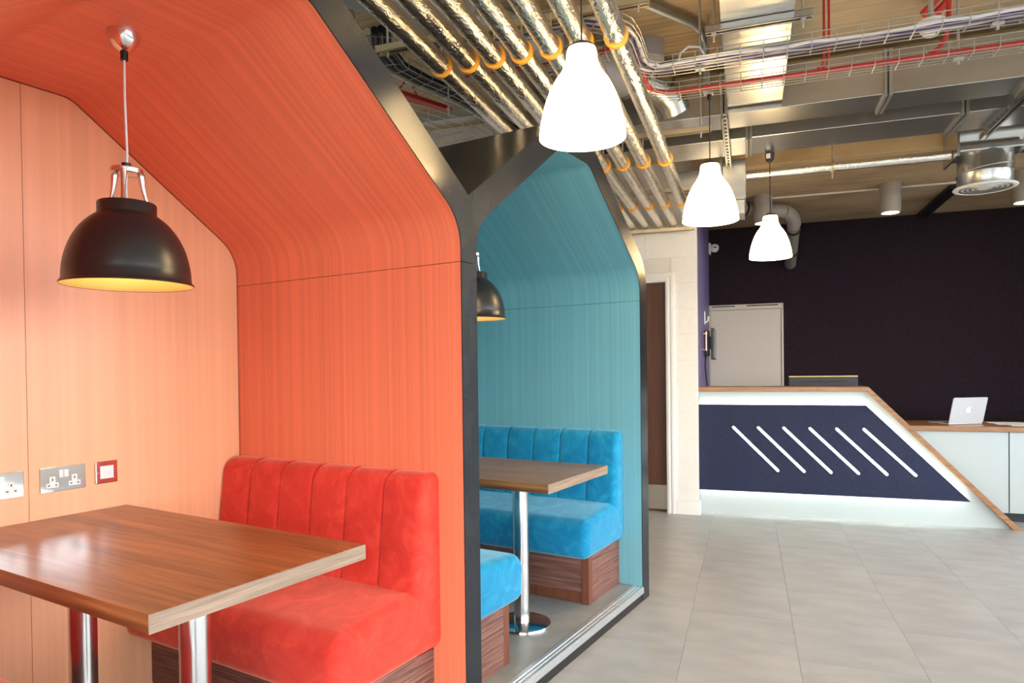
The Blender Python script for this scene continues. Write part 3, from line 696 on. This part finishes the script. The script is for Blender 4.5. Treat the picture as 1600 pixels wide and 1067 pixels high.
# round spiral duct, diagonal, plus elbow
def cyl(p, q, r, n=28): return M().tube([p, q], r, n)
p0, p1 = Vector((-1.7, 2.27, 2.93)), Vector((-.62, 3.88, 2.93))
t = thing('round_duct', 'smooth grey round duct running diagonally above the foil pipes', 'duct', tuple(p0), 'r')
part('tube', cyl(p0, p1, .105), 'grey_duct', t, smooth=50)
for k in (.42, .7, .985): part('joint_band', cyl(p0.lerp(p1, k), p0.lerp(p1, k+.012), .112), 'galvanised', t, smooth=50)
t = thing('duct_elbow', 'segmented galvanised duct elbow behind the bend of the cable trays', 'duct', (-.5, 4.0, 2.85), 'r')
el = [Vector((-.60, 3.91, 2.93))+Vector((.20*math.sin(math.radians(x)), .10*math.sin(math.radians(x))+.0, -.0))+Vector((0, .09*(1-math.cos(math.radians(x))), -.13*(1-math.cos(math.radians(x))))) for x in (0, 22, 45, 68, 90)]
for k in range(4):
    e = el[k+1]-el[k]; part('segment', M().tube([el[k], el[k+1]+e*.04], [.104-.003*k]*2, 24), 'galvanised', t, smooth=50)
t = thing('round_duct', 'dark round duct collar coming out of the concrete ceiling', 'duct', (-.505, 3.84, 3.0), 'r')
part('tube', cyl((-.505, 3.84, 3.0), (-.505, 3.84, ZC-.001), .085), 'grey_duct', t, smooth=50)
# ceiling conduit (dark pipe running diagonally then down)
single('conduit_pipe', M().tube([(-1.2, 2.37, 3.06), (-.503, 3.298, 3.06), (-.26, 3.62, 3.06), (-.22, 3.70, 3.05), (-.20, 3.76, 3.0), (-.195, 3.78, 2.92), (-.195, 3.78, 2.76)], .021, 12), 'galvanised_dull', 'grey conduit pipe crossing the concrete ceiling and bending down by the trays', 'pipe', (-.2, 3.7, 2.8), 'r', smooth=60)

# left dark ceiling void: trays with black cables, red tray
lp = [(-1.62, 2.80), (-1.70, 2.95), (-1.735, 3.16), (-1.69, 3.36), (-1.62, 3.55), (-1.56, 3.75), (-1.52, 4.0), (-1.48, 4.3), (-1.44, 4.8)]
basket('wire_basket_tray', lp, 'curved wire tray full of black cables left of the foil pipes', width=.16, z=2.86)
for k, (d, c, l) in enumerate(((-.055, 'black_cable', 'thick black cable on the outer side of the curved tray'), (-.025, 'black_cable', 'thick black cable beside the outer one in the curved tray'), (.01, 'black_cable', 'black cable in the middle of the curved tray'), (.05, 'conduit_white', 'pale conduit along the inner side of the curved tray'))):
    cable([(x-d, y) for x, y in lp], 2.88, .018, c, l, .004, 20+k)
lp2 = [(-2.1, 3.2), (-1.95, 3.45), (-1.83, 3.62), (-1.73, 3.82), (-1.68, 4.1), (-1.66, 4.5)]
basket('wire_basket_tray', lp2, 'empty ladder-like wire tray just above the black roof panel', width=.22, z=2.74, step=.12, h=.07)
single('red_tray', M().prism([(-1.97, 3.53), (-1.91, 3.50), (-1.72, 3.88), (-1.78, 3.91)], 'z', 2.90, 2.925).tube([(-1.93, 3.56, 2.925), (-1.90, 3.66, 3.05), (-1.86, 3.70, 2.925)], .006, 6), 'red_cable', 'short red metal cable tray in the dark ceiling left of the pipes', 'cable tray', (-1.85, 3.7, 2.90), 'r')
single('ceiling_beam', M().box(-3.4, 4.0, 2.90, -1.37, 4.07, 2.95), 'galvanised_dull', 'grey steel beam below the dark ceiling behind the booths', 'beam', (-2, 4.0, 2.9), 'r')
for k, (a, b) in enumerate(((-1.83, 2.95), (-1.55, 3.45), (-1.58, 4.25))):
    rod(a, b, 2.70, ZV, 'thin hanger rod in the dark ceiling left of the pipes, %s from the camera' % ORD[k])

# spiral drop with diffuser on the right
t = thing('air_diffuser', 'round spiral duct drop with a slotted disc diffuser', 'air diffuser', (1.56, 5.5, 2.50), 'r')
ca, cb = 1.555, 5.5
part('drop_tube', M().lathe([(.165, .012), (.165, .09), (.168, .094), (.165, .098), (.165, .26)], (ca, cb, 2.50), 48), 'galvanised', t, smooth=40)
part('seam_band', M().tube([(ca+.167*math.cos(math.radians(x)), cb+.167*math.sin(math.radians(x)), 2.53+.12*x/360) for x in range(0, 361, 12)], .003, 6), 'galvanised', t, smooth=60)
df = part('diffuser_disc', M().lathe([(.0, .012), (.185, .012), (.19, .006), (.185, 0), (.165, -.003), (.16, .004), (.0, .004)], (ca, cb, 2.495), 48), 'white_paint', t, smooth=40)
for r in (.05, .08, .11, .14):
    part('slot_ring', M().lathe([(r, -.001), (r+.012, -.004), (r+.014, .004), (r, .004)], (ca, cb, 2.497), 48, True), 'galvanised_dull', df, smooth=40)
part('cross_tube', cyl((1.36, cb, 2.87), (3.3, cb, 2.87), .15, 40), 'galvanised', t, smooth=50)
for a in (1.74, 2.3): part('joint_band', cyl((a, cb, 2.87), (a+.02, cb, 2.87), .156, 40), 'galvanised_dull', t, smooth=50)
part('end_plate', M().box(1.345, cb-.19, 2.69, 1.36, cb+.17, 3.04), 'galvanised', t, bevel=.002)
part('saddle', M().box(1.36, cb-.165, 2.72, 1.73, cb+.14, 2.765), 'galvanised', t, bevel=.01)
# foil pipe along the slab edge
t = thing('lagged_pipe', 'single foil lagged pipe running crosswise below the concrete slab edge', 'pipe', (.6, 5.45, 2.74), 'r')
n = 16; pts = [(.004+1.336*k/n, 5.45, 2.735) for k in range(n+1)]
part('foil_sleeve', M().tube(pts, [.034+random.uniform(-.001, .001) for _ in pts], 18), 'foil', t, smooth=50)
part('clamp_ring', M().tube([(.585, 5.45, 2.735), (.605, 5.45, 2.735)], .039, 20), 'strut_zinc', t, smooth=50)
part('clamp_rod', M().tube([(.595, 5.45, 2.65), (.595, 5.45, ZC-.001)], .006, 6), 'strut_zinc', t)
# grey waste pipe with elbow
gp = [(-.32, 6.62, 2.79), (.34, 7.0, 2.765)]
cor = [(.34+.10*math.sin(math.radians(x)), 7.0+.06*math.sin(math.radians(x))+.12*(1-math.cos(math.radians(x))), 2.765-.10*(1-math.cos(math.radians(x)))) for x in (0, 18, 36, 54, 72, 90)]
t = thing('waste_pipe', 'thick grey plastic pipe with an elbow below the slab', 'pipe', (0, 6.8, 2.7), 'r')
part('pipe_run', M().tube(gp, .062, 24), 'plastic_grey', t, smooth=50)
part('elbow', M().tube(cor, .066, 24), 'plastic_grey', t, smooth=50)
end = cor[-1]; part('pipe_drop', M().tube([end, (end[0]+.02, 8.18, 2.42)], .060, 24), 'plastic_grey', t, smooth=50)
g0, g1 = Vector(gp[0]), Vector(gp[1])
part('pipe_clip', M().tube([g0.lerp(g1, .46), g0.lerp(g1, .485)], .07, 24), 'black_plastic', t, smooth=50)
e0, e1 = Vector(end), Vector((end[0]+.02, 8.18, 2.42))
for k in (.08, .62): part('pipe_clip', M().tube([e0.lerp(e1, k), e0.lerp(e1, k+.03)], .068, 24), 'black_plastic', t, smooth=50)
# white conduit, black trunking, spot cylinders, camera
single('conduit_pipe', M().tube([(.22, 6.815, ZS-.012), (2.6, 6.83, ZS-.012)], .010, 10), 'conduit_white', 'thin white conduit across the underside of the slab between the spotlights', 'pipe', (1, 6.75, ZS-.01), 'r', smooth=60)
single('cable_trunking', M().box(1.70, 6.95, ZS-.035, 1.80, 8.19, ZS-.001), 'black_plastic', 'black trunking on the slab running to the plum wall', 'trunking', (1.75, 7.5, ZS-.03), 'r')
def spot(a, b, label):
    t = thing('spot_cylinder', label, 'spotlight', (a, b, 2.61), 'r', 'cylinder spotlights')
    part('body', M().lathe([(.0, .145), (.084, .145), (.084, .012), (.080, .002), (.070, .002), (.066, .02), (.0, .02)], (a, b, 2.61), 36), 'fitting_grey', t, smooth=40)
    part('collar', M().lathe([(.0, .258), (.0855, .258), (.0855, .19), (.082, .187), (.082, .146), (.0, .146)], (a, b, 2.61), 36), 'fitting_grey', t, smooth=40)
    part('lens', M().lathe([(.0, .012), (.064, .012), (.064, .018), (.0, .018)], (a, b, 2.61), 28), 'spot_lens', t, smooth=40)
spot(1.19, 6.70, 'grey cylinder spotlight under the slab left of the round diffuser')
spot(.147, 6.74, 'grey cylinder spotlight below the thick grey pipe, behind the small glass lamp')
spot(2.17, 6.70, 'grey cylinder spotlight cut off by the right edge')
t = thing('security_camera', 'small white security camera high in the corner of the plum wall', 'camera', (-.37, 8.15, 2.62), 'r')
part('mount', M().box(-.408, 8.06, 2.57, -.385, 8.16, 2.70), 'white_plastic', t, bevel=.008)
part('eyeball', M().lathe([(.0, -.05), (.03, -.042), (.048, -.015), (.05, .01), (.04, .035), (.0, .05)], (-.345, 8.10, 2.64), 24), 'white_plastic', t, smooth=60)
part('lens', M().lathe([(.0, 0), (.018, 0), (.018, .01), (0, .01)], (-.335, 8.048, 2.635), 16), 'black_plastic', t, smooth=40)

# ------------------------------------------------------------------ reception desk (room frame)
BD = 6.19
t = thing('reception_desk', 'reception desk with a backlit navy panel and sloping walnut edge', 'desk', (.5, 6.3, 0), 'r')
WT = .04
# body silhouette (a,z)
def off_slope(d): # point shift along slope normal
    L = math.hypot(1.05, 1.11); return (-1.11/L*d, -1.05/L*d)
ox, oz = off_slope(WT)
part('desk_body', M().prism([(-.408, .0), (1.985-WT*1.37, 0), (.9405-.012, 1.11-WT), (-.408, 1.11-WT)], 'y', BD+.045, BD+.235), 'desk_white', t)
part('worktop', M().box(-.41, BD-.005, 1.11-WT, .934, BD+.34, 1.11), 'desk_wood', t, bevel=.002)
part('slope_panel', M().prism([(.934, 1.11), (1.988, 0), (1.988-.055, 0), (.934, 1.11-.055)], 'y', BD-.005, BD+.235), 'desk_wood', t, bevel=.001)
SL = (1.649-.915)/(.96-.206)
pn = [(-.408, .207), (1.649, .205), (.915, .958), (-.408, .958)]
# six slanted slots cut through the felt panel, with light inside
sl = []
for k in range(6): sl.append(((-.118+k*.2036, .762), (.24+k*.2062, .398)))
part('felt_panel', M().prism(pn, 'y', BD, BD+.018), 'navy_felt', t, bevel=.0015)
for k, (p, q) in enumerate(sl):
    P, Q = Vector((p[0], 0, p[1])), Vector((q[0], 0, q[1])); d = (Q-P).normalized(); nn = Vector((d.z, 0, -d.x))*.0105
    poly = []
    for c, s0 in ((Q, 0), (P, 180)):
        for j in range(7):
            an = math.radians(s0-90+30*j); v = c+d*(.0105*math.cos(an))+nn*math.sin(an); poly.append((v.x, v.z))
    part('light_slot', M().prism(poly, 'y', BD-.0012, BD+.002), 'led_slot', t, label='slanted glowing slot')
# hidden LED strips behind the panel edge
led = M().box(-.40, BD+.022, .225, 1.60, BD+.034, .235).box(-.40, BD+.022, .930, .90, BD+.034, .940)
part('led_strip', led, 'led_white', t)
part('led_strip', M().prism([(.890, .940), (1.600, .235), (1.590, .225), (.876, .940)], 'y', BD+.022, BD+.034), 'led_white', t)
part('panel_standoff', M().box(-.2, BD+.018, .5, -.1, BD+.045, .6).box(.7, BD+.018, .5, .8, BD+.045, .6), 'desk_white', t)
# lower counter with cabinet fronts
BC = 6.47
t = thing('counter', 'lower counter with pale cabinet fronts and a walnut top beside the desk', 'counter', (1.8, 6.8, 0), 'r')
part('worktop', M().box(1.0, BC-.03, .738, 3.4, 7.05, .778), 'desk_wood', t, bevel=.002)
part('carcass', M().box(1.02, BC+.019, .075, 3.38, 7.03, .738), 'cabinet_front', t)
part('plinth', M().box(1.02, BC+.06, 0, 3.38, 6.98, .075), 'cabinet_gap', t)
for p, q in ((1.03, 1.985), (1.993, 2.69), (2.698, 3.37)):
    part('cabinet_door', M().box(p, BC, .08, q, BC+.018, .732), 'cabinet_front', t, bevel=.0015)
part('shadow_gap', M().box(1.985, BC+.014, .08, 1.993, BC+.0185, .732), 'cabinet_gap', t)
# monitor behind the desk
t = thing('monitor', 'black computer monitor showing its top edge behind the desk', 'monitor', (.65, 6.78, .74), 'r')
part('screen_shell', M().box(.362, 6.75, .86, .935, 6.785, 1.19), 'black_plastic', t, bevel=.004)
part('top_edge', M().box(.362, 6.748, 1.184, .935, 6.79, 1.194), 'lamp_gold', t, bevel=.002)
part('stand', M().box(.61, 6.76, .745, .69, 6.80, .87).box(.53, 6.70, .738, .77, 6.86, .746), 'black_plastic', t, bevel=.002)
part('vent_slot', M().box(.44, 6.7485, 1.135, .85, 6.7505, 1.150), 'cabinet_gap', t)
single('desk_shelf', M().box(-.35, BD+.345, .70, .98, 7.05, .738).box(-.35, 6.95, 0, .98, 6.99, .70).box(-.35, BD+.345, 0, -.31, 6.95, .70).box(.94, BD+.345, 0, .98, 6.95, .70), 'desk_wood', 'wooden working desk hidden behind the reception front under the monitor', 'desk', (.3, 6.8, 0), 'r')
# laptop
LX, LY, LZ = 1.595, 6.585, .778; AN = math.atan2(.155, .29)
lt = bpy.data.objects.new('laptop', None); COL.objects.link(lt); lt.location = room(LX, LY, LZ); lt.rotation_euler = (0, 0, TH+AN)
BASE['laptop'] = ('r', (0, 0, 0)); tag(lt, 'open silver laptop seen from behind on the lower counter', 'laptop')
lt['group'] = 'laptops'; del lt['group']
LW, LD = .325, .227
part('keyboard_base', M().box(0, 0, .002, LW, LD, .012), 'laptop_alu', lt, bevel=.003)
part('keyboard', M().box(.03, .03, .0118, LW-.03, .12, .0128), 'black_plastic', lt)
ti = math.radians(14)
def lidp(x, h, d): return (x, -h*math.sin(ti)*-1*0 + (-h*math.sin(-ti)*-1) - d*math.cos(ti) , .013+h*math.cos(ti) - d*math.sin(ti)*-1*0)
def lid(poly, d0, d1):
    m_ = M(); n = len(poly)
    f = lambda p, d: (p[0], -p[1]*math.sin(ti)-d, .013+p[1]*math.cos(ti))
    vs = [f(p, d0) for p in poly]+[f(p, d1) for p in poly]
    return m_.add(vs, [tuple(range(n)), tuple(range(2*n-1, n-1, -1))]+[(i, n+i, n+(i+1) % n, (i+1) % n) for i in range(n)])
rc = lambda x0, y0, x1, y1, r: arc((x1-r, y1-r), r, 0, 90, 5)+arc((x0+r, y1-r), r, 90, 180, 5)+arc((x0+r, y0+r), r, 180, 270, 5)+arc((x1-r, y0+r), r, 270, 360, 5)
part('lid', lid(rc(0, 0, LW, .222, .012), -.003, .004), 'laptop_alu', lt)
part('screen', lid(rc(.006, .006, LW-.006, .216, .006), -.0036, -.003), 'screen_black', lt)
cx, cz, sz = LW/2, .110, .021
ap = []
for k in range(48):
    an = 2*math.pi*k/48; x, y = math.cos(an), math.sin(an)
    r = 1+.06*math.cos(2*an)+(-.20*math.exp(-((an-math.pi/2)/.34)**2))+(-.10*math.exp(-((an-3*math.pi/2)/.26)**2))
    px, py = .92*r*x, r*y
    dx, dy = px-1.28, py-.12; dd = math.hypot(dx, dy)
    if dd < .62: px, py = 1.28+dx/dd*.62, .12+dy/dd*.62
    ap.append((cx+sz*px, cz+sz*py))
part('logo', lid(ap, .0042, .0046), 'logo_light', lt, label='glowing white fruit emblem')
lf = [(cx+sz*(.05+.42*u), cz+sz*(1.0+.48*v)) for u, v in ((0, 0), (.05, .45), (.35, .85), (.85, 1.05), (.85, .65), (.6, .2))]
part('logo', lid(lf, .0042, .0046), 'logo_light', lt)
for k, (a, b, an, l) in enumerate(((2.08, 6.88, .05, 'furthest white paper sheet on the counter right of the laptop'), (2.10, 6.73, .02, 'middle white paper sheet on the counter right of the laptop'), (2.16, 6.58, .03, 'nearest white paper sheet on the counter at the right edge'))):
    c, s = math.cos(an), math.sin(an); w, h = .13, .04
    vs = [(a+x*c-y*s, b+x*s+y*c) for x, y in ((-w, -h), (w, -h), (w, h), (-w, h))]
    single('paper_sheet', M().prism(vs, 'z', .7785, .781), 'paper', l, 'paper', (a, b, .778), 'r', 'paper sheets')
# wall screen, copper rail, cable on the violet wall
t = thing('wall_screen', 'slim wall-mounted screen seen edge-on beside the grey door', 'screen', (-.40, 7.5, 1.2), 'r')
part('bracket', M().box(-.411, 7.22, 1.40, -.37, 7.40, 1.66), 'black_plastic', t, bevel=.003)
part('arm', M().box(-.371, 7.28, 1.47, -.345, 7.36, 1.60), 'black_plastic', t, bevel=.002)
part('screen_shell', M().box(-.345, 7.12, 1.36, -.318, 7.62, 1.68), 'black_plastic', t, bevel=.004)
part('screen_glass', M().box(-.3185, 7.14, 1.375, -.316, 7.60, 1.665), 'screen_teal', t)
t = thing('copper_rail', 'copper pipe hanging rail on the violet wall', 'rail', (-.40, 6.6, 1.4), 'r')
part('rail', M().tube([(-.365, 6.62, 1.44), (-.365, 6.62, 1.62)], .009, 12), 'copper', t, smooth=60)
for z in (1.45, 1.60): part('standoff', M().tube([(-.411, 6.62, z), (-.35, 6.62, z)], .008, 12), 'copper', t, smooth=60)
t = thing('wall_hook', 'small white hook fitting above the wall screen', 'hook', (-.40, 7.2, 1.75), 'r')
part('plate', M().box(-.411, 7.16, 1.72, -.40, 7.20, 1.85), 'white_plastic', t, bevel=.003)
part('peg', M().tube([(-.40, 7.18, 1.74), (-.375, 7.18, 1.755), (-.37, 7.18, 1.80)], .008, 10), 'white_plastic', t, smooth=60)
single('cable', M().tube([(-.385, 6.95, 1.45), (-.395, 6.98, 1.3), (-.39, 7.05, 1.18), (-.39, 7.25, 1.10), (-.40, 7.45, 1.02), (-.40, 7.5, .8)], .006, 8), 'black_cable', 'black cable hanging down the violet wall from the screen', 'cable', (-.39, 7, 1.0), 'r', smooth=60)
